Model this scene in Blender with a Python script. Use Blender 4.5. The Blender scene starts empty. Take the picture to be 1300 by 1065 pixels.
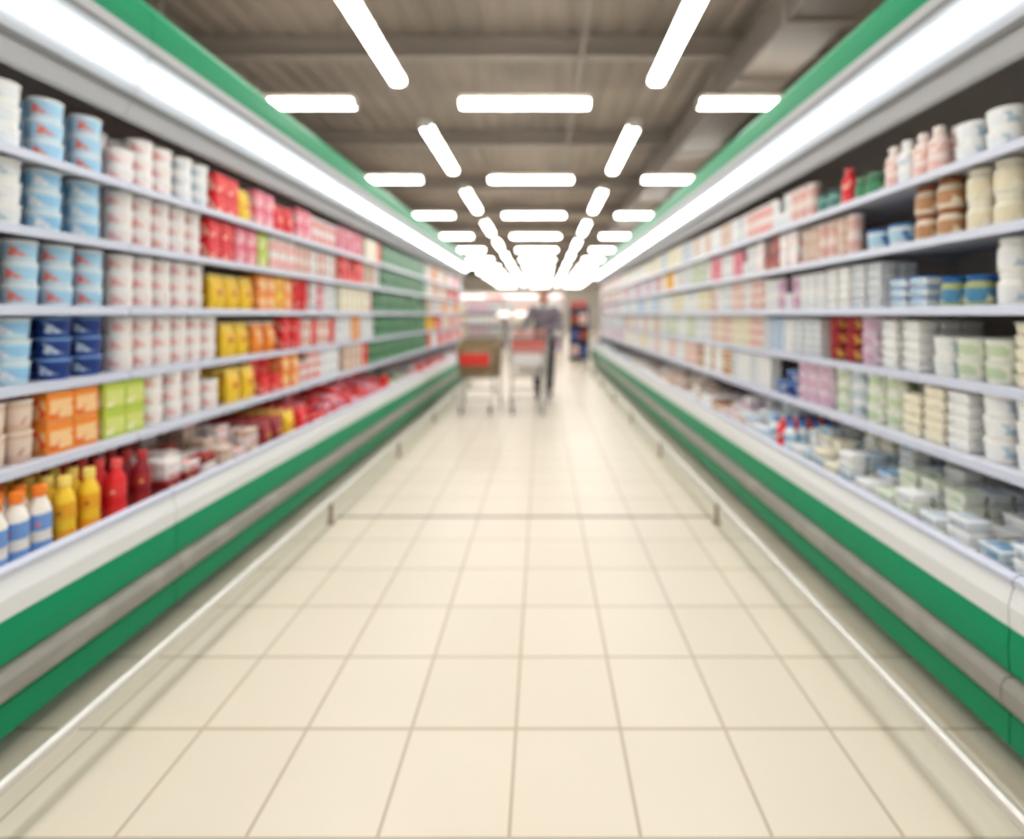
import bpy, bmesh, math, random
from mathutils import Vector, Matrix
random.seed(7)
SC = bpy.context.scene
COL = SC.collection
PI = math.pi
try:
    SC.view_settings.view_transform = 'Standard'
    SC.view_settings.look = 'None'
    SC.view_settings.exposure = 0.0
except Exception: pass

# ---------------------------------------------------------------- materials
def s2l(c):
    return tuple(((v/12.92) if v <= .04045 else ((v+.055)/1.055)**2.4) for v in c)
MATS = {}
def mat(name, c, rough=.5, metal=0., emit=0., accent=None, scale=40., thr=.55, bump=0., spec=.5, soft=.03):
    if name in MATS: return MATS[name]
    m = bpy.data.materials.new(name); m.use_nodes = True
    nt = m.node_tree; b = nt.nodes['Principled BSDF']
    col = s2l(c)+(1,)
    b.inputs['Base Color'].default_value = col
    b.inputs['Roughness'].default_value = rough
    b.inputs['Metallic'].default_value = metal
    b.inputs['Specular IOR Level'].default_value = spec
    if emit:
        b.inputs['Emission Color'].default_value = col
        b.inputs['Emission Strength'].default_value = emit
    if accent is not None or bump:
        tc = nt.nodes.new('ShaderNodeTexCoord')
        nz = nt.nodes.new('ShaderNodeTexNoise'); nz.inputs['Scale'].default_value = scale; nz.inputs['Detail'].default_value = 1
        nt.links.new(tc.outputs['Object'], nz.inputs['Vector'])
    if accent is not None:
        r = nt.nodes.new('ShaderNodeValToRGB')
        r.color_ramp.elements[0].position = thr-soft; r.color_ramp.elements[0].color = col
        r.color_ramp.elements[1].position = thr+soft; r.color_ramp.elements[1].color = s2l(accent)+(1,)
        nt.links.new(nz.outputs['Fac'], r.inputs['Fac']); nt.links.new(r.outputs['Color'], b.inputs['Base Color'])
    if bump:
        bp = nt.nodes.new('ShaderNodeBump'); bp.inputs['Strength'].default_value = bump; bp.inputs['Distance'].default_value = .01
        nt.links.new(nz.outputs['Fac'], bp.inputs['Height']); nt.links.new(bp.outputs['Normal'], b.inputs['Normal'])
    MATS[name] = m
    return m

# ---------------------------------------------------------------- mesh builder
class MB:
    def __init__(s): s.v=[]; s.f=[]; s.m=[]; s.mats=[]
    def mi(s, m):
        if m not in s.mats: s.mats.append(m)
        return s.mats.index(m)
    def add(s, vs, fs, m):
        o=len(s.v); s.v += [tuple(p) for p in vs]; i=s.mi(m)
        for f in fs: s.f.append(tuple(o+k for k in f)); s.m.append(i)
    def box(s, x0,x1,y0,y1,z0,z1, m):
        vs=[(x,y,z) for x in (x0,x1) for y in (y0,y1) for z in (z0,z1)]
        s.add(vs, [(0,1,3,2),(4,6,7,5),(0,4,5,1),(2,3,7,6),(0,2,6,4),(1,5,7,3)], m)
    def cbox(s, x0,x1,y0,y1,z0,z1,c,m):
        # box with chamfered edges
        cx,cy,cz=(x0+x1)/2,(y0+y1)/2,(z0+z1)/2; hx,hy,hz=(x1-x0)/2,(y1-y0)/2,(z1-z0)/2
        bm=bmesh.new(); bmesh.ops.create_cube(bm,size=2)
        for v in bm.verts: v.co=Vector((cx+v.co.x*hx,cy+v.co.y*hy,cz+v.co.z*hz))
        bmesh.ops.bevel(bm,geom=list(bm.edges),offset=c,segments=2,profile=.5,affect='EDGES')
        bm.verts.index_update()
        s.add([v.co[:] for v in bm.verts],[tuple(v.index for v in f.verts) for f in bm.faces],m); bm.free()
    def prism(s, prof, y0, y1, m):
        n=len(prof); vs=[(x,y0,z) for x,z in prof]+[(x,y1,z) for x,z in prof]
        fs=[(i,(i+1)%n,n+(i+1)%n,n+i) for i in range(n)]+[tuple(range(n)),tuple(range(2*n-1,n-1,-1))]
        s.add(vs,fs,m)
    def lathe(s, prof, m, seg=16, c=(0,0,0), axis='z', mats=None):
        # prof [(r,z)], closed by poles at both ends
        vs=[]; fs=[]
        def P(r,a,z):
            if axis=='z': return (c[0]+r*math.cos(a), c[1]+r*math.sin(a), c[2]+z)
            if axis=='x': return (c[0]+z, c[1]+r*math.cos(a), c[2]+r*math.sin(a))
            return (c[0]+r*math.cos(a), c[1]+z, c[2]+r*math.sin(a))
        for r,z in prof:
            for k in range(seg): vs.append(P(r,2*PI*k/seg,z))
        n=len(prof)
        base=len(s.v); s.v+=vs
        for i in range(n-1):
            mi=s.mi(mats[i] if mats else m)
            for k in range(seg):
                k2=(k+1)%seg
                s.f.append((base+i*seg+k,base+i*seg+k2,base+(i+1)*seg+k2,base+(i+1)*seg+k)); s.m.append(mi)
        s.f.append(tuple(base+k for k in range(seg))); s.m.append(s.mi(mats[0] if mats else m))
        s.f.append(tuple(base+(n-1)*seg+k for k in range(seg))); s.m.append(s.mi(mats[-1] if mats else m))
    def tube(s, pts, r, m, seg=8):
        pts=[Vector(p) for p in pts]; rings=[]; base=len(s.v); mi=s.mi(m)
        for i,p in enumerate(pts):
            if i==0: d=pts[1]-p
            elif i==len(pts)-1: d=p-pts[i-1]
            else: d=(pts[i+1]-p).normalized()+(p-pts[i-1]).normalized()
            d.normalize(); up=Vector((0,0,1)) if abs(d.z)<.9 else Vector((1,0,0))
            a=d.cross(up).normalized(); b=d.cross(a).normalized()
            for k in range(seg):
                t=2*PI*k/seg; s.v.append(tuple(p+a*r*math.cos(t)+b*r*math.sin(t)))
        for i in range(len(pts)-1):
            for k in range(seg):
                k2=(k+1)%seg
                s.f.append((base+i*seg+k,base+i*seg+k2,base+(i+1)*seg+k2,base+(i+1)*seg+k)); s.m.append(mi)
        s.f.append(tuple(base+k for k in range(seg))); s.m.append(mi)
        s.f.append(tuple(base+(len(pts)-1)*seg+k for k in range(seg))); s.m.append(mi)
    def ell(s, c, r, m, seg=16, rings=10):
        if not hasattr(r,'__len__'): r=(r,r,r)
        base=len(s.v); mi=s.mi(m)
        s.v.append((c[0],c[1],c[2]-r[2]))
        for i in range(1,rings):
            t=-PI/2+PI*i/rings
            for k in range(seg):
                a=2*PI*k/seg
                s.v.append((c[0]+r[0]*math.cos(t)*math.cos(a),c[1]+r[1]*math.cos(t)*math.sin(a),c[2]+r[2]*math.sin(t)))
        s.v.append((c[0],c[1],c[2]+r[2])); top=len(s.v)-1
        for k in range(seg):
            k2=(k+1)%seg
            s.f.append((base,base+1+k2,base+1+k)); s.m.append(mi)
            o=base+1+(rings-2)*seg
            s.f.append((top,o+k,o+k2)); s.m.append(mi)
            for i in range(rings-2):
                o=base+1+i*seg
                s.f.append((o+k,o+k2,o+seg+k2,o+seg+k)); s.m.append(mi)
    def cap(s, p1,r1,p2,r2,m,seg=14):
        p1=Vector(p1);p2=Vector(p2)
        s.ell(p1,r1,m,seg,8); s.ell(p2,r2,m,seg,8)
        d=(p2-p1).normalized(); up=Vector((0,0,1)) if abs(d.z)<.9 else Vector((1,0,0))
        a=d.cross(up).normalized(); b=d.cross(a).normalized(); base=len(s.v); mi=s.mi(m)
        for p,r in ((p1,r1),(p2,r2)):
            for k in range(seg):
                t=2*PI*k/seg; s.v.append(tuple(p+(a*math.cos(t)+b*math.sin(t))*r))
        for k in range(seg):
            k2=(k+1)%seg
            s.f.append((base+k,base+k2,base+seg+k2,base+seg+k)); s.m.append(mi)
        s.f.append(tuple(base+k for k in range(seg))); s.m.append(mi)
        s.f.append(tuple(base+seg+k for k in range(seg))); s.m.append(mi)
    def merge(s, o, M=None):
        off=len(s.v)
        s.v += [tuple(M@Vector(p)) for p in o.v] if M is not None else list(o.v)
        mp=[s.mi(m) for m in o.mats]
        for f,m in zip(o.f,o.m): s.f.append(tuple(off+k for k in f)); s.m.append(mp[m])
    def mesh(s, name, smooth=False, origin=(0,0,0), recalc=True):
        me=bpy.data.meshes.new(name)
        ox,oy,oz=origin
        me.from_pydata([(x-ox,y-oy,z-oz) for x,y,z in s.v],[],s.f)
        for m in s.mats: me.materials.append(m)
        me.polygons.foreach_set('material_index', s.m)
        if recalc:
            bm=bmesh.new(); bm.from_mesh(me); bmesh.ops.recalc_face_normals(bm,faces=bm.faces); bm.to_mesh(me); bm.free()
        if smooth:
            me.polygons.foreach_set('use_smooth',[True]*len(me.polygons))
            try: me.set_sharp_from_angle(angle=math.radians(40))
            except Exception: pass
        me.update(); return me

def link(name, me, parent=None, loc=(0,0,0), rz=0):
    o=bpy.data.objects.new(name, me); COL.objects.link(o)
    o.location=loc; o.rotation_euler=(0,0,rz)
    if parent: o.parent=parent
    return o
def tag(o,label,cat,group=None,kind=None):
    o['label']=label
    if cat: o['category']=cat
    if group: o['group']=group
    if kind: o['kind']=kind
    return o
def thing(name,label,cat,loc=(0,0,0),rz=0,group=None):
    return tag(link(name,None,None,loc,rz),label,cat,group)
def part(name, mb, parent, origin=(0,0,0), smooth=False, label=None):
    o=link(name, mb.mesh(name,smooth,origin), parent)
    if label: o['label']=label
    return o
def struct(name, mb, label=None):
    o=link(name, mb.mesh(name)); o['kind']='structure'
    if label: o['label']=label
    return o

# ---------------------------------------------------------------- basic materials
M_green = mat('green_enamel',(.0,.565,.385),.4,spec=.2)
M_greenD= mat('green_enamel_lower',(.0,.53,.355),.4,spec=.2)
M_bump  = mat('grey_bumper',(.58,.57,.545),.4, accent=(.62,.61,.58),scale=6)
M_plinth= mat('shade_dark_plinth',(.10,.095,.09),.7)  # dark plinth, blackened further to paint in the shadow under the coolers
M_white = mat('white_enamel',(.89,.90,.91),.35)
M_val   = mat('valance_grey',(.74,.75,.77),.4)
M_edge  = mat('edge_trim_grey',(.50,.50,.50),.4)
M_inner = mat('cooler_inside',(.78,.75,.73),.5)
M_shelf = mat('shelf_grey',(.78,.79,.83),.4)
M_rail  = mat('price_rail',(.78,.80,.87),.3)
M_tube  = mat('cooler_tube_glow',(.93,.97,1.),.4,emit=11.5)
M_lbox  = mat('light_box_glow',(1.,.97,.94),.4,emit=1.6)
M_chrome= mat('brushed_rail',(.84,.83,.81),.28,metal=.5)
M_post  = mat('brown_post',(.60,.52,.43),.5)
M_lamp  = mat('ceiling_tube_glow',(1.,.985,.955),.4,emit=22.)
M_house = mat('lamp_housing',(.75,.73,.70),.5)
M_wire  = mat('steel_wire',(.5,.48,.46),.4,metal=.7)

# ---------------------------------------------------------------- setting
def floor_mat():
    m=bpy.data.materials.new('cream_floor_tiles'); m.use_nodes=True; nt=m.node_tree; b=nt.nodes['Principled BSDF']
    tc=nt.nodes.new('ShaderNodeTexCoord'); mp=nt.nodes.new('ShaderNodeMapping')
    mp.inputs['Location'].default_value=(.083+33.3,-1.584+33.3,0)
    br=nt.nodes.new('ShaderNodeTexBrick'); br.offset=0; br.squash=1
    br.inputs['Scale'].default_value=1; br.inputs['Brick Width'].default_value=.333; br.inputs['Row Height'].default_value=.333
    br.inputs['Mortar Size'].default_value=.006; br.inputs['Mortar Smooth'].default_value=.3
    br.inputs['Color1'].default_value=s2l((.895,.853,.785))+(1,); br.inputs['Color2'].default_value=s2l((.88,.838,.768))+(1,)
    br.inputs['Mortar'].default_value=s2l((.74,.68,.60))+(1,)
    nt.links.new(tc.outputs['Object'],mp.inputs['Vector']); nt.links.new(mp.outputs['Vector'],br.inputs['Vector'])
    nz=nt.nodes.new('ShaderNodeTexNoise'); nz.inputs['Scale'].default_value=1.3; nz.inputs['Detail'].default_value=3
    nt.links.new(tc.outputs['Object'],nz.inputs['Vector'])
    mx=nt.nodes.new('ShaderNodeMix'); mx.data_type='RGBA'; mx.blend_type='MULTIPLY'; mx.inputs['Factor'].default_value=.08
    nt.links.new(br.outputs['Color'],mx.inputs['A']); nt.links.new(nz.outputs['Fac'],mx.inputs['B'])
    nt.links.new(mx.outputs['Result'],b.inputs['Base Color'])
    b.inputs['Roughness'].default_value=.34; b.inputs['Specular IOR Level'].default_value=.42
    return m
mb=MB(); mb.box(-9,9,-3.5,46,-.1,0,floor_mat()); struct('floor',mb,'cream square floor tiles with thin darker grout')
mb=MB(); mb.box(-1.34,1.11,3.240,3.259,0,.002,mat('joint',(.42,.37,.31),.6)); struct('trim_1',mb,'dark expansion joint running across the aisle floor')
M_ceil=mat('ceiling_taupe',(.55,.505,.46),.8,accent=(.48,.44,.40),scale=.7,thr=.5,soft=.12)
M_wall=mat('store_wall',(.94,.92,.90),.7,accent=(.92,.90,.87),scale=.7)
mb=MB(); mb.box(-9,9,-3.5,46,4.9,5.0,M_ceil)
for i in range(60):   # ribs of the roof deck, running along the aisle
    x=-8.85+i*.3
    mb.prism([(x,4.9),(x+.20,4.9),(x+.17,4.878),(x+.03,4.878)],-3.5,46,M_ceil)
struct('ceiling',mb,'taupe ribbed metal roof deck')
for nm,a in (('wall_left',(-9.1,-9,-3.5,46)),('wall_right',(9,9.1,-3.5,46)),('wall_back',(-9,9,46,46.1)),('wall_front',(-9,9,-3.6,-3.5))):
    mb=MB(); mb.box(*a,0,4.9,M_wall); struct(nm,mb)

ORD=['first','second','third','fourth','fifth','sixth','seventh','eighth','ninth','tenth','eleventh','twelfth','thirteenth','fourteenth','fifteenth','sixteenth','seventeenth','eighteenth','nineteenth','twentieth']
M_beam=mat('beam_grey',(.52,.485,.45),.6)
for n in range(0,12):
    y=6.35+3.27*n
    mb=MB(); mb.box(-9,9,y-.07,y+.07,4.60,4.62,M_beam); mb.box(-9,9,y-.01,y+.01,4.62,4.85,M_beam); mb.box(-9,9,y-.07,y+.07,4.85,4.87,M_beam)
    o=tag(link('ceiling_beam',mb.mesh('ceiling_beam',origin=(0,y,4.5)),None,(0,y,4.5)),f'grey steel beam crossing under the roof, {ORD[n]} from the camera','beam','steel roof beams')
M_duct=mat('duct_metal',(.42,.39,.365),.5,metal=.2)
def duct(x,y0,y1,z,w,h,label):
    t=thing('air_duct',label,'duct',(x,(y0+y1)/2,z),0,None); og=t.location
    mb=MB(); mb.cbox(x-w/2,x+w/2,y0,y1,z-h/2,z+h/2,.02,M_duct); part('duct_body',mb,t,og)
    y=y0+.4
    while y<y1-.2:
        mb=MB(); mb.box(x-w/2-.025,x+w/2+.025,y-.02,y+.02,z-h/2-.025,z+h/2+.025,M_beam); part('flange',mb,t,og)
        mb=MB(); mb.box(x-w/2-.022,x-w/2-.016,y+.1,y+.14,z,4.9,M_beam); part('hanger_strap',mb,t,og)
        mb=MB(); mb.box(x+w/2+.016,x+w/2+.022,y+.1,y+.14,z,4.9,M_beam); part('hanger_strap',mb,t,og)
        y+=1.9
duct(2.62,4.3,18,4.30,.62,.40,'long square grey air duct running along the right of the ceiling')
duct(-4.5,5.0,20,4.22,.5,.4,'slimmer grey air duct above the left cooler')
t=thing('air_duct','short dark air duct crossing from the long right duct outward','duct',(5,7.6,4.22)); mb=MB(); mb.cbox(3.1,8.9,7.2,8.0,4.02,4.45,.02,mat('duct_dark',(.33,.30,.28),.5)); part('duct_body',mb,t,t.location)
mb=MB(); mb.box(3.5,3.55,7.17,8.03,3.99,4.48,M_beam); part('flange',mb,t,t.location)
mb=MB(); mb.box(5,5.04,7.6,7.61,4.4,4.9,M_beam); part('hanger_strap',mb,t,t.location)
t=thing('sprinkler_pipe','thin grey sprinkler pipe running down the aisle under the beams','pipe',(.5,18,4.45)); mb=MB(); mb.tube([(.5,3,4.575),(.5,44,4.575)],.022,M_beam); part('pipe',mb,t,t.location,True)
for n in range(8):
    mb=MB(); y=6.5+n*3.27; mb.lathe([(.012,0),(.012,.05),(.03,.055),(.03,.06)],M_wire,8,(.5,y-0.9,4.50)); part('sprinkler_head',mb,t,t.location)

# ---------------------------------------------------------------- ceiling lights
ZL=3.79
def lamp_meshes(L):
    a=MB(); a.box(-L/2,L/2,-.06,.06,.036,.09,M_house); a.box(-L/2-.012,-L/2,-.08,.08,-.03,.09,M_house); a.box(L/2,L/2+.012,-.08,.08,-.03,.09,M_house)
    d=MB(); h=L/2-.001
    pr=[(-.075,.034),(.075,.034),(.075,0),(.045,-.03),(-.045,-.03),(-.075,0)]
    d.v=[(-h,y,z) for y,z in pr]+[(h,y,z) for y,z in pr]; mi=d.mi(M_lamp)
    for i in range(1,6): d.f.append((i,(i+1)%6,6+(i+1)%6,6+i)); d.m.append(mi)
    w=MB(); w.tube([(0,0,.09),(0,0,1.11)],.004,M_wire,6)
    return a.mesh('housing'),d.mesh('diffuser'),w.mesh('suspension_wire')
LT=lamp_meshes(1.5); LL=lamp_meshes(2.03)
def lamp(ms,L,x,y,rz,label,group):
    t=thing('tube_light',label,'ceiling light',(x,y,ZL),rz,group)
    link('housing',ms[0],t); link('diffuser',ms[1],t)
    for s in (-1,1): link('suspension_wire',ms[2],t,(s*L*.38,0,0))
for n in range(-2,12):
    y=5.83+3.27*n
    row = f'{ORD[n]} row in view' if n>=0 else ('row just overhead' if n==-1 else 'row behind the camera')
    for x,w in ((-2.95,'left'),(-.2,'centre'),(2.6,'right')):
        lamp(LT,1.5,x,y,0,f'white tube light set crosswise, {w} one of the {row}','crosswise ceiling tube lights')
    for x,w in ((-1.53,'left'),(1.216,'right')):
        yy=y-1.57
        lamp(LL,2.03,x,yy,PI/2,f'white tube light set lengthwise, {w} line, just before the {row}','lengthwise ceiling tube lights')

# ---------------------------------------------------------------- refrigerated cases
SH=[1.88,1.62,1.35,1.08,.82]   # shelf tops
DECK=.495
FRONT={'left':-1.55,'right':1.32}
def XX(side,u): return FRONT[side]-u if side=='left' else FRONT[side]+u
def P(side,pr): return [(XX(side,u),z) for u,z in pr]
def case(side,y0,y1,label,endn=False,endf=False):
    og=(XX(side,.4),(y0+y1)/2,0); a=y0+.002; b=y1-.002
    t=thing('refrigerated_display_case',label,'cooler',og,0,'open coolers along the %s of the aisle'%side)
    def pr(name,prof,m,par=t,label=None,aa=a,bb=b):
        mb=MB(); mb.prism(P(side,prof),aa,bb,m); return part(name,mb,par,og,label=label)
    pr('plinth',[(.24,0),(.78,0),(.78,.09),(.24,.09)],M_plinth)
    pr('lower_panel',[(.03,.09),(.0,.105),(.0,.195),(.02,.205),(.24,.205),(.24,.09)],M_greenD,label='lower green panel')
    pr('bumper_strip',[(.02,.206),(-.015,.215),(-.025,.235),(-.025,.275),(-.015,.295),(.02,.304),(.10,.304),(.10,.206)],M_bump,label='grey rubber bumper strip')
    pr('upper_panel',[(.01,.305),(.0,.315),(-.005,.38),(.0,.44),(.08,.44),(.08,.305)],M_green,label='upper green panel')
    lip=pr('front_lip',[(-.002,.441),(-.004,.50),(.012,.555),(.03,.565),(.042,.555),(.062,.49),(.085,.47),(.085,.441)],M_white)
    pr('grip_rail',[(.008,.556),(.006,.575),(.03,.585),(.046,.575),(.044,.557),(.03,.567)],M_rail,lip)
    pr('bottom_tray',[(.086,.30),(.70,.30),(.70,DECK),(.086,DECK)],M_white)
    pr('back_panel',[(.70,.09),(.78,.09),(.78,2.40),(.70,2.40)],M_inner)
    for i,z in enumerate(SH):
        uf=.205 if i<4 else .17
        s=pr('shelf',[(uf,z-.018),(.698,z-.018),(.698,z),(uf,z)],M_shelf)
        pr('price_rail',[(uf-.004,z-.031),(uf-.014,z-.029),(uf-.010,z+.002),(uf-.0005,z+.005),(uf-.0005,z-.031)],M_rail,s)
        for q in range(4):
            yy=y0+.05+q*(y1-y0-.1)/3
            mb=MB(); mb.prism(P(side,[(uf+.32,z-.019),(.698,z-.019),(.698,z-.075),(uf+.34,z-.030)]),yy-.003,yy+.003,M_shelf); part('bracket',mb,s,og)
    c=pr('canopy',[(.16,2.455),(.70,2.401),(.78,2.401),(.78,2.46),(.16,2.50)],M_val)
    pr('cornice',[(.10,2.475),(.095,2.52),(.10,2.60),(.13,2.645),(.20,2.655),(.20,2.51),(.159,2.51),(.159,2.475)],M_green,label='green cornice along the top edge')
    v=pr('valance',[(.10,2.474),(.108,2.42),(.13,2.36),(.185,2.235),(.215,2.165),(.235,2.155),(.245,2.17),(.20,2.28),(.158,2.474)],M_val)
    pr('edge_trim',[(.098,2.432),(.102,2.414),(.12,2.40),(.12,2.43)],M_edge,v)
    pr('edge_trim',[(.168,2.247),(.176,2.228),(.20,2.225),(.19,2.245)],M_edge,v)
    L=(y1-y0-.02)/2
    for k in range(2):
        pr('light_tube',[(.125,2.372),(.110,2.362),(.135,2.302),(.158,2.304)],M_tube,v,aa=y0+.01+k*L+.004,bb=y0+.01+(k+1)*L-.004)
    if endn: pr('end_panel',[(.09,.09),(.78,.09),(.78,2.40),(.30,2.40),(.30,.75),(.10,.60)],M_white,aa=y0-.04,bb=y0)
    if endf: pr('end_panel',[(.09,.09),(.78,.09),(.78,2.40),(.30,2.40),(.30,.75),(.10,.60)],M_white,aa=y1,bb=y1+.04)
SEG=['nearest','second','third','farthest']
for i,y in enumerate((-.9,2.1,5.1,8.1)):
    case('left',y,y+3,f'green and white open cooler, {SEG[i]} section of the left row',i==0,i==3)
RS=['nearest','second','third','fourth','farthest']
for i,y in enumerate((-1.6,1.4,4.4,7.4,10.4)):
    case('right',y,y+3,f'green and white open cooler, {RS[i]} section of the right row',i==0,i==4)

for side,x,y1 in (('left',-1.34,11.0),('right',1.11,13.3)):
    t=thing('bumper_rail',f'low steel trolley rail on short posts before the {side} coolers','rail',(x,5,0)); og=(x,5,0)
    mb=MB(); mb.tube([(x,.4,.15),(x,y1,.15)],.019,M_chrome,12); part('rail_tube',mb,t,og,True)
    y=.6
    while y<y1:
        mb=MB(); mb.lathe([(.026,0),(.026,.005),(.014,.009),(.013,.02),(.013,.132)],M_post,12,(x,y,0)); part('post',mb,t,og,True,'brown post'); y+=2.55 if y<1 else 1.5

# ---------------------------------------------------------------- products
VAR={ # base, band, accent, lid
 'sky blue':((.80,.91,.97),(.60,.81,.95),(.95,.96,.98),(.93,.96,.98)),
 'blue and red':((.80,.91,.97),(.66,.84,.95),(.90,.50,.46),(.95,.96,.98)),
 'navy blue':((.12,.30,.62),(.10,.22,.50),(.80,.86,.95),(.55,.70,.90)),
 'white and pink':((.97,.955,.95),(.965,.925,.915),(.91,.66,.66),(.98,.975,.97)),
 'white and red':((.96,.93,.92),(.94,.68,.66),(.92,.35,.33),(.96,.94,.94)),
 'bright red':((.90,.14,.18),(.92,.22,.24),(.97,.80,.72),(.93,.35,.35)),
 'rose pink':((.92,.42,.52),(.93,.62,.67),(.97,.92,.92),(.96,.80,.84)),
 'yellow':((.97,.80,.20),(.96,.68,.14),(.60,.28,.10),(.97,.86,.45)),
 'orange':((.96,.56,.18),(.97,.80,.58),(.90,.32,.15),(.97,.90,.80)),
 'lime green':((.74,.82,.30),(.85,.87,.50),(.95,.94,.80),(.80,.86,.50)),
 'dark green':((.14,.42,.28),(.20,.52,.35),(.85,.90,.75),(.40,.58,.45)),
 'tan':((.86,.74,.66),(.90,.82,.76),(.72,.48,.42),(.92,.86,.80)),
 'maroon':((.56,.12,.16),(.66,.18,.20),(.92,.75,.35),(.72,.20,.20)),
 'orange capped':((.95,.93,.90),(.45,.62,.86),(.93,.50,.40),(.96,.52,.16)),
 'plain white':((.96,.96,.95),(.92,.93,.94),(.70,.78,.84),(.97,.97,.97)),
 'cream':((.95,.93,.85),(.92,.88,.76),(.97,.95,.90),(.96,.94,.88)),
 'blue lidded':((.93,.95,.96),(.70,.84,.92),(.25,.50,.75),(.10,.52,.82)),
 'olive and blue':((.66,.70,.44),(.30,.55,.70),(.90,.90,.75),(.15,.40,.68)),
 'brown lidded':((.92,.87,.78),(.75,.55,.38),(.95,.90,.80),(.62,.36,.20)),
 'teal':((.45,.66,.62),(.28,.50,.48),(.85,.88,.80),(.25,.42,.40)),
 'pale green':((.92,.93,.89),(.76,.83,.70),(.95,.95,.90),(.91,.93,.88)),
 'pale grey':((.90,.91,.92),(.74,.79,.83),(.50,.60,.66),(.93,.94,.96)),
 'lilac':((.87,.78,.84),(.82,.66,.76),(.95,.90,.94),(.94,.88,.93)),
 'pale pink':((.95,.87,.84),(.90,.72,.68),(.96,.92,.88),(.97,.92,.90)),
 'pale blue':((.87,.92,.96),(.66,.79,.89),(.94,.96,.98),(.93,.96,.98)),
 'grey and blue':((.78,.83,.87),(.45,.60,.74),(.93,.95,.97),(.86,.90,.93)),
}
def vm(v):
    b,bd,ac,ld=VAR[v]; n=v.replace(' ','_')
    return (mat(n+'_body',b,.42), mat(n+'_print',bd,.4,accent=ac,scale=26,thr=.60), mat(n+'_lid',ld,.35))
def T_tub(v,s=1.,h=.0775,r=.051):
    b,p,l=vm(v); r*=s; h*=s
    B=MB(); B.lathe([(r*.80,0),(r*.86,.004),(r*.88,h*.18),(r*.96,h*.78),(r*.96,h*.90)],b,14)
    L=MB(); L.lathe([(r*.902,h*.24),(r*.972,h*.74)],p,14)
    C=MB(); C.lathe([(r*.97,h*.88),(r*1.03,h*.90),(r*1.03,h*.95),(r*.98,h*.985),(r*.80,h*.985),(r*.78,h*.965)],l,14)
    return [('body',B),('label_sleeve',L),('lid',C)],2.06*r,2.06*r,h*.99
def T_large(v): return T_tub(v,1.15,.088,.050)
def T_cup(v): return T_tub(v,1.,.106,.039)
def T_jar(v):
    b,p,l=vm(v); r=.043;h=.115
    B=MB(); B.lathe([(r*.9,0),(r,.006),(r,h*.68),(r*.8,h*.80),(r*.8,h*.86)],b,14)
    L=MB(); L.lathe([(r*1.015,h*.15),(r*1.015,h*.60)],p,14)
    C=MB(); C.lathe([(r*.88,h*.82),(r*.90,h*.83),(r*.90,h*.98),(r*.84,h)],l,14)
    return [('body',B),('label_sleeve',L),('lid',C)],2*r,2*r,h
def T_bottle(v,r=.036,h=.195):
    b,p,l=vm(v)
    B=MB(); B.lathe([(r*.85,0),(r,.008),(r,h*.30),(r*.94,h*.36),(r,h*.42),(r,h*.66),(r*.78,h*.76),(r*.52,h*.83),(r*.48,h*.88)],b,14)
    L=MB(); L.lathe([(r*1.015,h*.43),(r*1.015,h*.64)],p,14)
    L2=MB(); L2.lathe([(r*1.015,h*.10),(r*1.015,h*.29)],p,14)
    C=MB(); C.lathe([(r*.58,h*.86),(r*.60,h*.87),(r*.60,h*.985),(r*.54,h)],l,14)
    return [('body',B),('label_sleeve',L),('base_band',L2),('cap',C)],2*r,2*r,h
def T_juice(v): return T_bottle(v,.031,.255)
def T_carton(v,w=.10,d=.07,h=.112):
    b,p,l=vm(v)
    B=MB(); B.cbox(-d/2,d/2,-w/2,w/2,0,h*.975,.004,b)
    L=MB(); L.box(d/2+.0002,d/2+.0015,-w*.42,w*.42,h*.14,h*.72,p)
    C=MB(); C.box(-d*.42,d*.42,-w*.44,w*.44,h*.977,h,l)
    S=MB(); S.box(-d*.38,d*.38,-w/2-.0015,-w/2-.0002,h*.14,h*.72,p)
    S2=MB(); S2.box(-d*.38,d*.38,w/2+.0002,w/2+.0015,h*.14,h*.72,p)
    return [('body',B),('label_panel',L),('side_label',S),('side_label',S2),('top_flap',C)],w,d,h
def T_flat(v,w=.094,d=.088,h=.043):
    b,p,l=vm(v)
    B=MB(); bt=MB(); bt.cbox(-d/2,d/2,-w/2,w/2,0,h*.86,.008,b)
    bt.v=[(x*(.86+.14*z/h),y*(.86+.14*z/h),z) for x,y,z in bt.v]; B.merge(bt)
    L=MB(); L.box(-d*.34,d*.34,-w*.36,w*.36,h*.981,h*.995,p)
    L2=MB(); L2.box(d*.472,d*.478,-w*.30,w*.30,h*.30,h*.66,p)
    C=MB(); C.cbox(-d/2,d/2,-w/2,w/2,h*.84,h*.98,.003,l)
    return [('tray',B),('top_label',L),('front_label',L2),('film_lid',C)],w,d,h
def T_pouch(v,w=.115,d=.062,h=.195):
    b,p,l=vm(v)
    B=MB(); n=9; seg=16
    vs=[];fs=[]
    for i in range(n):
        t=i/(n-1); z=t*h*.93; th=d/2*(math.sin(PI*min(1,t*.9+.14))**.7); ww=w/2*(1-.06*math.sin(PI*t))
        for k in range(seg):
            a=2*PI*k/seg; c_,s_=math.cos(a),math.sin(a)
            vs.append((th*math.copysign(abs(c_)**.8,c_),ww*math.copysign(abs(s_)**.5,s_),z))
    for i in range(n-1):
        for k in range(seg):
            k2=(k+1)%seg; fs.append((i*seg+k,i*seg+k2,(i+1)*seg+k2,(i+1)*seg+k))
    fs+= [tuple(range(seg)),tuple((n-1)*seg+k for k in range(seg))]
    B.add(vs,fs,b)
    L=MB(); L.ell((d*.27,0,h*.45),(d*.26,w*.36,h*.27),p,12,8)
    C=MB(); C.box(-.003,.003,-w/2,w/2,h*.92,h,l)
    return [('body',B),('label_panel',L),('top_seal',C)],w,d,h
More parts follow.
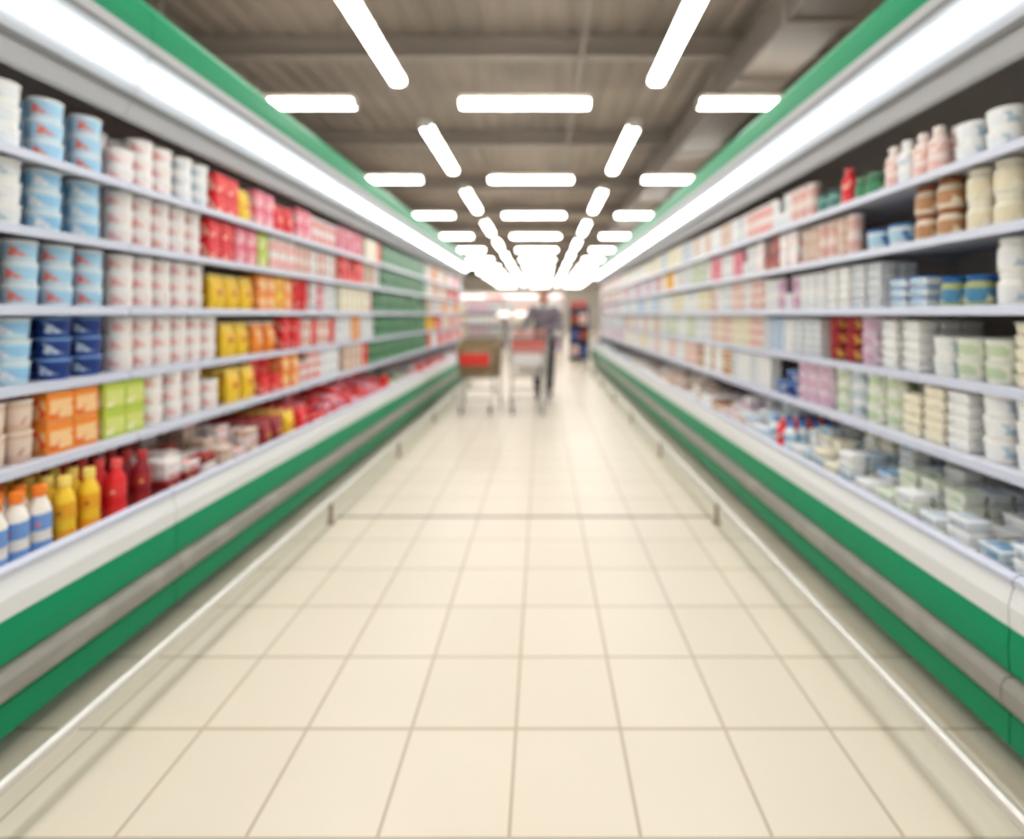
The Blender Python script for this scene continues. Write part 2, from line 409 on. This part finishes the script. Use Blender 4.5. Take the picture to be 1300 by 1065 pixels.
KIND={'yogurt_tub':(T_tub,'yogurt tub','tub'),'large_tub':(T_large,'large tub','tub'),'small_cup':(T_cup,'small cup','cup'),
 'jar':(T_jar,'lidded jar','jar'),'bottle':(T_bottle,'bottle','bottle'),'juice_bottle':(T_juice,'juice bottle','bottle'),'carton':(T_carton,'carton','carton'),
 'flat_pack':(T_flat,'flat pack','food pack'),'pouch':(T_pouch,'pouch','food pouch')}
TC={}
def templ(k,v):
    key=(k,v)
    if key not in TC:
        parts,w,d,h=KIND[k][0](v)
        full=MB()
        for _,m in parts: full.merge(m)
        sm = k not in ('carton','flat_pack')
        TC[key]=dict(parts=[(n,m.mesh(k+'_'+n,sm)) for n,m in parts], full=None, mb=full, w=w,d=d,h=h, sm=sm)
    return TC[key]
SHN=['top shelf','second shelf','third shelf','fourth shelf','lowest shelf','bottom tray']
R={}
Y,LTB,C_,B_,K_,F_,J_,PO,JU='yogurt_tub','large_tub','small_cup','bottle','carton','flat_pack','jar','pouch','juice_bottle'
# a run may mix variants, joined with | ; each variant then gets its own label and group
R['left',0]=[(1.40,1.74,Y,'sky blue|plain white',3,3),(1.76,2.08,Y,'blue and red',3,3),(2.10,2.44,Y,'white and pink',3,3),(2.46,2.70,Y,'plain white',3,2),
 (2.72,2.93,K_,'bright red',2,2),(2.94,3.08,PO,'yellow',1,1),(3.09,3.32,K_,'rose pink|dark green',2,1),(3.34,3.6,PO,'bright red',1,1),(3.62,3.86,K_,'rose pink',2,1),(3.88,4.35,C_,'white and red',2,1),(4.4,5.0,Y,'rose pink|plain white',3,1),(5.05,5.5,K_,'cream|bright red',2,1),(5.55,7.6,K_,'dark green',2,1),(7.65,9.4,Y,'white and pink|orange',3,1),(9.45,10.95,K_,'plain white|rose pink',2,1)]
R['left',1]=[(1.40,1.74,Y,'plain white',3,3),(1.75,2.07,Y,'sky blue',3,3),(2.10,2.64,Y,'white and pink',3,3),(2.66,2.88,K_,'bright red',2,2),(2.9,3.12,K_,'rose pink',2,2),(3.13,3.24,K_,'lime green',2,1),
 (3.26,3.6,K_,'white and red|yellow',2,1),(3.62,4.35,C_,'pale pink|plain white',2,1),(4.4,4.95,K_,'bright red',2,1),(5.0,5.5,Y,'tan|plain white',3,1),(5.55,7.6,K_,'dark green',2,1),(7.65,8.2,K_,'plain white|yellow',2,1),(8.25,9.6,Y,'white and red|cream',3,1),(9.65,10.95,C_,'bright red|plain white',2,1)]
R['left',2]=[(1.40,1.66,C_,'tan',2,3),(1.68,2.07,Y,'blue and red',3,3),(2.10,2.66,Y,'white and pink',3,3),(2.69,3.10,PO,'yellow',1,2),(3.12,3.55,K_,'orange|yellow',2,2),
 (3.58,3.85,Y,'bright red',3,1),(3.87,4.35,Y,'plain white|rose pink',3,1),(4.4,5.2,K_,'cream|white and red',2,1),(5.25,7.7,K_,'dark green',2,1),(7.75,8.6,Y,'tan|plain white',3,1),(8.65,10.95,Y,'white and pink|orange',3,1)]
R['left',3]=[(1.40,1.78,Y,'sky blue',3,3),(1.80,2.07,Y,'navy blue',3,3),(2.10,2.76,Y,'white and pink',3,3),(2.79,3.06,PO,'yellow',1,2),(3.08,3.36,PO,'orange',1,2),(3.4,3.7,K_,'bright red',2,1),
 (3.72,4.3,C_,'pale pink|bright red',2,1),(4.35,5.3,Y,'plain white|orange',3,1),(5.35,7.6,K_,'dark green',2,1),(7.65,8.6,K_,'yellow|bright red',2,1),(8.65,10.95,Y,'rose pink|cream',3,1)]
R['left',4]=[(1.40,1.74,C_,'tan',2,3),(1.76,1.97,K_,'orange',2,3),(1.99,2.20,K_,'lime green',2,3),(2.22,2.74,Y,'white and pink',3,3),(2.78,3.08,PO,'yellow',1,3),(3.1,3.6,K_,'bright red|orange',2,2),
 (3.64,4.35,Y,'white and red|plain white',3,1),(4.4,5.0,K_,'tan|bright red',2,1),(5.05,7.6,K_,'dark green',2,1),(7.65,10.95,C_,'bright red|plain white',2,1)]
R['left',5]=[(1.28,1.70,JU,'orange capped',1,8),(1.71,1.90,JU,'yellow',1,8),(1.905,2.03,JU,'bright red',1,8),(2.035,2.16,JU,'maroon',1,7),(2.18,2.55,F_,'white and pink|maroon|white and red',5,6),(2.57,2.92,F_,'tan|white and red',5,6),
 (2.95,3.20,PO,'maroon|dark green',1,6),(3.22,3.38,PO,'yellow|bright red',1,6),(3.40,3.55,PO,'bright red',1,6),(3.60,5.4,F_,'bright red|rose pink',5,5),(5.45,6.4,F_,'dark green|cream',3,3),(6.45,8.9,F_,'white and red|bright red',3,2),(8.95,10.95,F_,'plain white|rose pink',3,2)]
R['right',0]=[(1.40,1.64,LTB,'cream|brown lidded',2,2),(1.66,1.92,Y,'plain white|cream',2,2),(1.95,2.28,B_,'pale pink|plain white',1,3),(2.32,2.50,J_,'dark green',1,2),(2.52,2.62,B_,'bright red',1,1),(2.64,2.84,J_,'teal',1,2),(2.88,3.9,C_,'pale pink|plain white|white and red',2,1),
 (3.95,5.2,C_,'plain white|tan',2,1),(5.25,7.0,Y,'pale grey|cream',3,1),(7.05,9.4,C_,'cream|plain white',2,1),(9.45,13.2,Y,'plain white|pale pink',3,1)]
R['right',1]=[(1.40,1.62,LTB,'cream|plain white',2,2),(1.64,1.86,J_,'cream|plain white',2,2),(1.88,2.12,J_,'brown lidded|cream',2,2),(2.14,2.44,LTB,'blue lidded',1,3),(2.48,3.0,C_,'pale pink|tan',2,1),(3.03,3.6,K_,'white and pink|maroon',2,1),(3.63,4.7,C_,'plain white|rose pink',2,1),(4.75,5.6,Y,'pale green|plain white',3,1),(5.65,6.6,C_,'white and pink|yellow',2,1),(6.65,9.1,C_,'lilac|plain white',2,1),(9.15,13.2,Y,'pale pink|plain white',3,1)]
R['right',2]=[(1.40,1.60,LTB,'cream',2,2),(1.62,1.74,J_,'plain white',2,2),(1.76,1.98,J_,'olive and blue|brown lidded',1,3),(2.0,2.24,F_,'blue lidded',3,3),(2.28,2.74,F_,'pale grey|plain white',5,2),(2.76,3.5,C_,'plain white|lilac',2,1),(3.53,4.6,Y,'pale pink|plain white',3,1),(4.65,6.6,C_,'cream|plain white',2,1),(6.65,9.4,Y,'pale blue|plain white',3,1),(9.45,13.2,C_,'plain white|lilac',2,1)]
R['right',3]=[(1.40,1.66,F_,'cream|plain white',5,3),(1.67,2.02,Y,'pale green|plain white',2,3),(2.03,2.30,F_,'plain white|olive and blue',5,3),(2.33,2.75,Y,'lilac|maroon',3,2),(2.78,3.5,F_,'pale grey|plain white|blue lidded',5,1),(3.53,4.6,Y,'pale pink|cream',3,1),(4.65,6.6,Y,'plain white|pale green',3,1),(6.65,9.4,C_,'tan|plain white',2,1),(9.45,13.2,Y,'pale grey|plain white',3,1)]
R['right',4]=[(1.40,1.76,Y,'pale grey|plain white',3,2),(1.77,2.12,F_,'plain white|cream|grey and blue',5,3),(2.13,2.62,Y,'pale green|pale grey',3,3),(2.65,3.0,Y,'lilac|plain white',3,2),(3.02,3.3,Y,'navy blue|white and red',2,1),(3.33,4.0,F_,'plain white|pale grey',5,1),(4.05,4.9,J_,'brown lidded|plain white',2,1),(4.95,6.8,Y,'pale pink|plain white',3,1),(6.85,9.4,Y,'plain white|cream',3,1),(9.45,13.2,Y,'lilac|plain white',3,1)]
R['right',5]=[(1.28,1.77,F_,'grey and blue|plain white|pale grey',4,6),(1.78,2.15,F_,'pale grey|pale green|plain white',5,6),(2.16,2.28,F_,'blue lidded|plain white',5,4),(2.30,2.86,F_,'plain white|grey and blue|cream',5,6),(2.88,3.14,B_,'blue lidded|bright red',1,5),(3.16,3.5,F_,'pale blue|plain white',5,5),(3.52,4.0,F_,'pale pink|lilac|plain white',5,5),
 (4.04,4.7,J_,'brown lidded|plain white',1,4),(4.75,6.4,F_,'plain white|tan',4,3),(6.45,8.4,F_,'tan|plain white',3,2),(8.45,13.2,F_,'pale grey|plain white',3,2)]
rec={k:[] for k in KIND}; used={}
LONGNAME={'yogurt_tub':'yogurt tubs','large_tub':'large tubs','small_cup':'small cups','jar':'jars','bottle':'bottles','juice_bottle':'bottles','carton':'cartons','flat_pack':'flat packs','pouch':'pouches'}
for (side,lv),runs in R.items():
    z0=(SH[lv] if lv<5 else DECK)+.0006
    for ri,(y0,y1,k,vs_,lay,rows) in enumerate(runs):
        vs_=vs_.split('|')
        T=templ(k,vs_[0])
        nm=KIND[k][1]
        if ri>0: ctx='past %s %s'%(runs[ri-1][3].split('|')[0],LONGNAME[runs[ri-1][2]])
        else: ctx='nearest the camera'
        LB={}
        for v in vs_:
            lab=f"{v} {nm} on {side} cooler's {SHN[lv]} {ctx}"
            if len(lab.split())>16: lab=lab.replace(' yogurt ',' ')
            if lab in used: print('DUPLABEL',lab)
            if len(lab.split())>16: print('LONG',lab)
            used[lab]=1
            LB[v]=(lab,f'{v} {LONGNAME[k]} on {side} cooler {SHN[lv]}, {ORD[ri]} batch')
        uf=(.235 if lv<4 else .205) if lv<5 else .105
        messy = (k=='flat_pack' and lv==5)
        n=max(1,int((y1-y0)/(T['w']+(.007 if messy else .002)))); step=(y1-y0)/n
        dep=T['d']+(.012 if messy else .006)
        cur=0; left_=0
        for i in range(n):
            if left_<=0: cur=(cur+1)%len(vs_) if i else 0; left_=random.choice((1,2,2,3)) if y0<4.4 else random.choice((3,4,6))
            left_-=1
            yy=y0+step*(i+.5)
            for r_ in range(rows):
                u=uf+T['d']/2+r_*dep
                if u+T['d']/2>.69: continue
                nl=lay
                if lay>1 and random.random()<.04 and r_==0: nl=lay-1
                if messy: nl=max(1,lay-1+random.choice((0,0,1,1,2))-(2 if r_==0 else 0)-(1 if r_==1 else 0))
                if messy and u+T['d']/2>.17: nl=min(nl,6)
                ju=random.uniform(0,.005)
                for l in range(nl):
                    v=vs_[cur]
                    if messy: v=random.choice(vs_)
                    rz=random.uniform(-.02,.02) if not T['sm'] else random.uniform(-.25,.25)
                    if messy: rz=random.uniform(-.09,.09)
                    if k=='pouch': rz=random.uniform(-.015,.015)
                    x=XX(side,u+ju)
                    rec[k].append((yy+.8*r_+(.06*(nl-l) if rows>1 and messy else 0),k,v,(x,yy,z0+l*(T['h']+.0004)),(0 if side=='left' else PI)+rz,LB[v][0],LB[v][1],r_))
cnt=0
for k,L in rec.items():
    L.sort(key=lambda a:a[0])
    for (_,kk,v,loc,rz,lab,grp,r_) in L[:300]:
        T=templ(kk,v)
        if loc[1]<3.3 and r_<=1:
            t=thing(k,lab,KIND[k][2],loc,rz,grp)
            for n,me in T['parts']: link(n,me,t)
        else:
            if T['full'] is None: T['full']=T['mb'].mesh(k,T['sm'])
            tag(link(k,T['full'],None,loc,rz),lab,KIND[k][2],grp)
        cnt+=1
    rest=L[300:]
    if rest:
        mb=MB()
        for (_,kk,v,loc,rz,lab,grp,r_) in rest:
            mb.merge(templ(kk,v)['mb'], Matrix.Translation(loc)@Matrix.Rotation(rz,4,'Z'))
        tag(link(k,mb.mesh(k)),f'rows of more {LONGNAME[k]} farther along and deeper in both coolers',LONGNAME[k],None,'stuff')
    print('KIND',k,len(L), L[299][0] if len(L)>300 else '')
print('INDIV',cnt)

# ---------------------------------------------------------------- shopping trolleys
M_cw=mat('trolley_wire',(.74,.73,.71),.35,metal=.3)
M_blk=mat('rubber_black',(.12,.12,.12),.6)
def wires(mb,a,b,c,d,nu,nv,r,m):
    a,b,c,d=map(Vector,(a,b,c,d))   # a-b bottom, d-c top
    for i in range(nu+1):
        t=i/nu; mb.tube([a.lerp(b,t),d.lerp(c,t)],r,m,5)
    for j in range(nv+1):
        t=j/nv; mb.tube([a.lerp(d,t),b.lerp(c,t)],r*(1.6 if j in(0,nv) else 1),m,5)
def trolley(loc,label,wm,grip,panel,seat,rz=0,wr=.0032):
    t=thing('shopping_trolley',label,'shopping trolley',loc,rz,None)
    zf,zr=.90,1.00; yf,yr=-.46,.36
    mb=MB()
    A=(-.20,yf+.05,.50);B=(.20,yf+.05,.50);Cc=(.24,yf,zf-.02);D=(-.24,yf,zf-.02)
    E=(-.25,yr,.42);F=(.25,yr,.42);G=(.29,yr,zr);H=(-.29,yr,zr)
    wires(mb,A,B,Cc,D,12,6,wr,wm); wires(mb,A,E,H,D,18,6,wr,wm); wires(mb,B,F,G,Cc,18,6,wr,wm)
    wires(mb,A,B,F,E,10,14,wr,wm)
    part('basket',mb,t)
    mb=MB(); wires(mb,(-.25,yr+.01,.46),(.25,yr+.01,.46),(.285,yr+.012,zr-.01),(-.285,yr+.012,zr-.01),10,6,.003,wm); part('rear_gate',mb,t)
    mb=MB()
    for s in (-1,1):
        mb.tube([(s*.20,yf+.08,.14),(s*.21,yf+.10,.20),(s*.25,yr+.02,.24),(s*.25,yr+.06,.30),(s*.26,yr+.04,.45),(s*.285,yr+.07,.95),(s*.285,yr+.13,1.03)],.013,M_cw,8)
        mb.tube([(s*.27,yr+.03,.14),(s*.25,yr+.02,.24)],.013,M_cw,8)
        mb.tube([(s*.21,yf+.3,.215),(s*.22,yf+.2,.49)],.010,M_cw,8)
    mb.tube([(-.21,yf+.10,.20),(.21,yf+.10,.20)],.012,M_cw); mb.tube([(-.25,yr+.02,.24),(.25,yr+.02,.24)],.012,M_cw)
    for x in (-.1,0,.1): mb.tube([(x,yf+.10,.20),(x*1.2,yr+.02,.24)],.006,M_cw,6)
    part('chassis',mb,t,smooth=True)
    mb=MB(); mb.tube([(-.285,yr+.13,1.03),(-.27,yr+.15,1.04),(.27,yr+.15,1.04),(.285,yr+.13,1.03)],.016,grip,10); part('handle',mb,t,smooth=True)
    mb=MB(); mb.cbox(-.19,.19,yf-.012,yf-.002,.66,.82,.004,panel); part('front_panel',mb,t,label='coloured board on the front of the basket')
    if seat: 
        mb=MB(); mb.cbox(-.24,.24,yr-.22,yr-.02,.76,.775,.004,seat); mb.cbox(-.24,.24,yr-.235,yr-.22,.76,.97,.004,seat); part('child_seat',mb,t)
    for sx,yy in ((-.20,yf+.08),(.20,yf+.08),(-.27,yr+.03),(.27,yr+.03)):
        c=MB()
        c.box(sx-.018,sx-.014,yy-.025,yy+.025,.05,.14,M_cw); c.box(sx+.014,sx+.018,yy-.025,yy+.025,.05,.14,M_cw); c.box(sx-.018,sx+.018,yy-.025,yy+.025,.135,.142,M_cw)
        co=part('caster',c,t)
        w=MB(); w.lathe([(.035,-.012),(.055,-.009),(.0575,0),(.055,.009),(.035,.012)],M_blk,16,(sx,yy,.0585),'x'); part('wheel',w,co,smooth=True)
    return t
M_tan=mat('tan_plastic',(.58,.50,.37),.5); M_olive=mat('olive_grip',(.50,.44,.16),.5); M_red=mat('red_plastic',(.85,.20,.16),.4)
M_lt=mat('pale_grey_plastic',(.84,.83,.84),.4); M_dull=mat('dull_rose_plastic',(.78,.40,.36),.5)
trolley((-.88,6.95,0),'shopping trolley with olive handle and red front board by the left cooler',M_tan,M_olive,M_red,M_tan,wr=.0065)
trolley((-.19,6.95,0),'shopping trolley with pale front board pushed by the walking person',M_cw,M_dull,M_lt,M_dull)
def cboxthing(name,label,cat,x,y,z,w,d,h,m,m2,group=None,rz=0):
    t=thing(name,label,cat,(x,y,z),rz,group)
    mb=MB(); mb.cbox(-w/2,w/2,-d/2,d/2,0,h,.004,m); part('body',mb,t)
    mb=MB(); mb.box(-w*.06,w*.06,-d/2-.001,d/2+.001,h*.6,h+.001,m2); part('tape',mb,t)
    return t
M_card=mat('cardboard',(.68,.56,.42),.8,accent=(.64,.52,.38),scale=12); M_tape=mat('tape',(.78,.70,.56),.4)
cboxthing('cardboard_box','brown cardboard box inside the olive-handled trolley','box',-.88,6.80,.515,.32,.30,.30,M_card,M_tape)
cboxthing('cardboard_box','small pale cardboard box in the trolley the person pushes','box',-.19,6.86,.515,.28,.26,.20,mat('pale_card',(.84,.80,.78),.7),M_tape)

# ---------------------------------------------------------------- person
def remesh(o,vox,sm=4):
    m=o.modifiers.new('r','REMESH'); m.mode='VOXEL'; m.voxel_size=vox; m.use_smooth_shade=True
    s=o.modifiers.new('s','SMOOTH'); s.factor=.5; s.iterations=sm
M_skin=mat('skin',(.74,.52,.42),.5); M_jack=mat('mauve_jacket',(.46,.42,.455),.8,accent=(.41,.37,.41),scale=18); M_trou=mat('dark_trousers',(.13,.13,.18),.8)
M_hair=mat('dark_hair',(.24,.18,.15),.7); M_shoe=mat('dark_shoes',(.10,.09,.09),.5); M_eye=mat('eye_dark',(.10,.07,.06),.3); M_lip=mat('lips',(.62,.36,.33),.5); M_eyew=mat('eye_white',(.9,.9,.88),.3)
M_shirt=mat('pale_shirt',(.70,.66,.66),.8)
PX,PY=.03,7.90
t=thing('person','person in mauve jacket and dark trousers walking behind a trolley, both hands on handle','person',(PX,PY,0))
HX=-.19-PX; HY=6.95+.51-PY; HZ=1.04   # handle in person space
sh=[(-.175,0,1.40),(.175,0,1.40)]; el=[(-.30,-.09,1.16),(.24,-.11,1.15)]; wr=[(HX-.15,HY+.075,1.075),(HX+.18,HY+.075,1.075)]
legs=[[(-.09,.01,.90),(-.10,-.13,.50),(-.10,-.15,.09)],[(.09,.01,.90),(.10,.03,.49),(.10,.24,.11)]]
b=MB()
b.cap((0,0,.92),.125,(0,-.01,1.10),.115,M_skin); b.cap((0,-.01,1.10),.115,(0,-.01,1.30),.125,M_skin)
b.cap((-.13,0,1.38),.06,(.13,0,1.38),.06,M_skin); b.cap((0,0,1.42),.055,(0,-.02,1.54),.052,M_skin)
b.ell((0,-.035,1.605),(.076,.092,.112),M_skin); b.ell((0,-.05,1.55),(.055,.07,.055),M_skin)
b.cap((0,-.118,1.62),.010,(0,-.138,1.59),.014,M_skin); b.ell((0,-.105,1.525),(.022,.018,.018),M_skin)
for s in (-1,1): b.ell((s*.078,-.02,1.60),(.010,.020,.032),M_skin)
for i in (0,1):
    b.cap(sh[i],.05,el[i],.038,M_skin); b.cap(el[i],.037,wr[i],.026,M_skin)
    w=Vector(wr[i]); hc=Vector((HX+(-.15 if i==0 else .18),HY+.012,HZ+.032))
    b.cap(w,.025,hc+Vector((0,.02,.005)),.026,M_skin); 
    for f in range(4):
        fx=hc.x+(-.032+.0215*f); ln=(.9,1.,.97,.8)[f]
        k0=Vector((fx,hc.y+.012,hc.z+.004)); k1=Vector((fx,hc.y-.030,hc.z-.004)); k2=Vector((fx,hc.y-.038*ln,hc.z-.034)); k3=Vector((fx,hc.y-.016,hc.z-.056*ln))
        b.cap(k0,.011,k1,.0095,M_skin,8); b.cap(k1,.0095,k2,.0088,M_skin,8); b.cap(k2,.0088,k3,.008,M_skin,8)
    s=1 if i==0 else -1
    q0=hc+Vector((s*.030,.025,-.002)); q1=hc+Vector((s*.044,.010,-.030)); q2=hc+Vector((s*.036,-.006,-.050))
    b.cap(q0,.012,q1,.011,M_skin,8); b.cap(q1,.011,q2,.009,M_skin,8)
    h_,k_,a_=legs[i]
    b.cap(h_,.085,k_,.055,M_skin); b.cap(k_,.054,a_,.035,M_skin); b.cap(a_,.035,(a_[0],a_[1]-.12,a_[2]-.04),.03,M_skin)
body=part('body',b,t); remesh(body,.0062,2)
j=MB()
j.cap((0,0,.96),.150,(0,-.01,1.12),.142,M_jack); j.cap((0,-.01,1.12),.142,(0,-.01,1.30),.145,M_jack); j.cap((-.135,0,1.37),.076,(.135,0,1.37),.076,M_jack)
j.v=[(x*1.12,y*.88,z) for x,y,z in j.v]
for i in (0,1):
    e=Vector(el[i]); w=Vector(wr[i]); j.cap(sh[i],.072,el[i],.056,M_jack); j.cap(el[i],.056,e.lerp(w,.86),.044,M_jack)
jo=part('jacket',j,t); remesh(jo,.010,5)
j=MB(); j.box(-.004,.004,-.136,-.131,.86,1.33,M_wire); part('zip',j,jo)
j=MB(); j.cap((0,-.005,1.43),.064,(0,-.015,1.475),.060,M_shirt); jj=part('collar',j,t); remesh(jj,.008,2)
j=MB(); j.cap((-.05,0,.90),.128,(.05,0,.90),.128,M_trou)
for i in (0,1):
    h_,k_,a_=legs[i]; a2=Vector(a_)+Vector((0,0,.01)); j.cap(h_,.102,k_,.074,M_trou); j.cap(k_,.074,a2,.056,M_trou)
jj=part('trousers',j,t); remesh(jj,.010,4)
for i in (0,1):
    a_=legs[i][2]; s=MB(); zz=.0 if i==0 else .02
    s.cap((a_[0],a_[1]+.02,.052+zz),.046,(a_[0],a_[1]-.17,.040),.038,M_shoe); s.cap((a_[0],a_[1]+.01,.06+zz),.046,(a_[0],a_[1]+.0,.11),.044,M_shoe)
    s.v=[(x,y,max(z,.002)) for x,y,z in s.v]
    jj=part('shoe',s,t); remesh(jj,.008,3)
h=MB(); h.ell((0,-.012,1.635),(.086,.098,.098),M_hair,20,14); h.v=[(x,y+(.03 if z<1.62 else 0)*(1 if y<0 else 0)+ (max(0,(1.66-z))*.9 if y<-.02 else 0),z) for x,y,z in h.v]
jj=part('hair',h,t); remesh(jj,.008,3)
for s in (-1,1):
    e=MB(); e.ell((s*.030,-.116,1.612),(.013,.007,.007),M_eyew,10,6); eo=part('eye',e,t)
    e=MB(); e.ell((s*.030,-.1215,1.612),(.006,.003,.006),M_eye,8,6); part('iris',e,eo)
    e=MB(); e.ell((s*.030,-.118,1.634),(.018,.006,.004),M_hair,8,6); part('eyebrow',e,t)
e=MB(); e.ell((0,-.119,1.558),(.022,.006,.006),M_lip,10,6); part('mouth',e,t)

# ---------------------------------------------------------------- far end of the aisle
t=thing('display_shelving','pale wall of shelving closing the aisle far off','shelving',(-1.2,17,0)); og=(-1.2,17,0)
M_pale=mat('pale_unit',(.95,.92,.91),.5)
mb=MB(); mb.box(-3.4,.72,17.35,17.4,0,2.1,M_pale); part('back_panel',mb,t,og)
mb=MB(); mb.box(-3.4,.72,16.85,17.35,0,.12,M_pale); part('plinth',mb,t,og)
SZ=[.14,.60,1.02,1.42]
for z in SZ:
    mb=MB(); mb.box(-3.4,.72,16.88,17.35,z-.02,z,M_shelf); part('shelf',mb,t,og)
for x in (-3.42,-1.36,.72):
    mb=MB(); mb.box(x,x+.02,16.88,17.4,0,2.1,M_pale); part('side_panel',mb,t,og)
mb=MB(); mb.box(-3.4,.72,16.86,16.88,1.86,2.1,mat('pink_fascia',(.94,.84,.82),.5)); part('fascia',mb,t,og,label='pale pink fascia board')
mb=MB(); mb.box(-3.4,.72,16.78,16.86,2.03,2.10,M_pale); mb.box(-3.4,.72,16.78,16.80,1.98,2.03,M_pale); part('canopy',mb,t,og)
mb=MB(); mb.box(-3.3,.62,16.81,16.85,1.99,2.028,M_tube); part('light_tube',mb,t,og)  # glowing tube added to brighten the dull far shelving
mb=MB(); mb.box(-1.9,-1.3,16.85,16.859,1.87,1.97,M_dull); part('sign_panel',mb,t,og,label='small red sign panel')
for k in range(2):
    x=-1.28+k*.55
    mb=MB(); mb.box(x-.2,x+.2,16.80,16.86,1.28,1.42,M_lbox); 
    o=thing('light_box','small glowing light box on the far shelving, %s of two'%('left' if k==0 else 'right'),'light box',(x,16.83,1.28)); part('diffuser',mb,o,(x,16.83,1.28))
    mb=MB(); mb.box(x-.22,x+.22,16.862,16.879,1.26,1.44,M_house); part('frame',mb,o,(x,16.83,1.28))
cyc=['pale pink','plain white','white and pink','cream','lilac','pale grey']
FB={}
for v in cyc:
    b_,p_,l_=vm(v); mb=MB(); mb.cbox(-.09,.09,-.08,.08,0,.28,.006,b_); mb.box(-.075,.075,-.082,-.0801,.06,.2,p_); FB[v]=mb.mesh('boxed_goods')
for zi,z in enumerate(SZ):
    for i in range(20):
        x=-3.27+i*.2
        if abs(x+1.36)<.1: continue
        v=cyc[(i//4+zi*3)%6]
        tag(link('boxed_goods',FB[v],None,(x,17.0,z+.0006)),f'{v} box on the {["lowest","second lowest","second highest","highest"][zi]} far shelf','box',f'{v} boxes on far shelf {["one","two","three","four"][zi]}')
og=(1.0,14.4,0); M_dk=mat('dark_stand',(.34,.30,.36),.5)
t=thing('display_stand','dark display rack with dull red header past the end of the right cooler','display stand',og)
mb=MB(); mb.box(.82,1.32,14.58,14.6,0,1.75,M_dk); part('back_panel',mb,t,og)
for x in (.80,1.32): 
    mb=MB(); mb.box(x,x+.02,14.2,14.6,0,1.6,M_dk); part('side_panel',mb,t,og)
for z in (.15,.6,1.05):
    mb=MB(); mb.box(.82,1.32,14.2,14.58,z-.02,z,M_dk); part('shelf',mb,t,og)
mb=MB(); mb.box(.82,1.32,14.54,14.575,1.55,1.75,M_dull); part('header',mb,t,og)
for zi,z in enumerate((.15,.6,1.05)):
    for i in range(2):
        v=['white and red','navy blue','maroon'][(i+zi)%3]; b_,p_,l_=vm(v)
        mb=MB(); mb.cbox(-.1,.1,-.1,.1,0,.30,.006,b_); mb.box(-.08,.08,-.102,-.1001,.06,.22,p_)
        tag(link('boxed_goods',mb.mesh('boxed_goods'),None,(.95+i*.24,14.36,z+.0006)),f'{v} box, {["left","right"][i]} one on the dark rack {["lowest","middle","top"][zi]} shelf','box')

# ---------------------------------------------------------------- world and camera
w=bpy.data.worlds.new('W'); SC.world=w; w.use_nodes=True; w.node_tree.nodes['Background'].inputs[0].default_value=(.9,.9,.9,1); w.node_tree.nodes['Background'].inputs[1].default_value=.3
cd=bpy.data.cameras.new('cam'); cam=bpy.data.objects.new('camera',cd); COL.objects.link(cam); SC.camera=cam
cam.location=(0,0,1.32); cam.rotation_euler=(PI/2,0,0)
cd.sensor_fit='HORIZONTAL'; cd.sensor_width=36; cd.lens=36*630/1300
cd.shift_x=-38/1300; cd.shift_y=-132.5/1300; cd.clip_start=.05; cd.clip_end=200
cd.dof.use_dof=True; cd.dof.focus_distance=.75; cd.dof.aperture_fstop=1.2
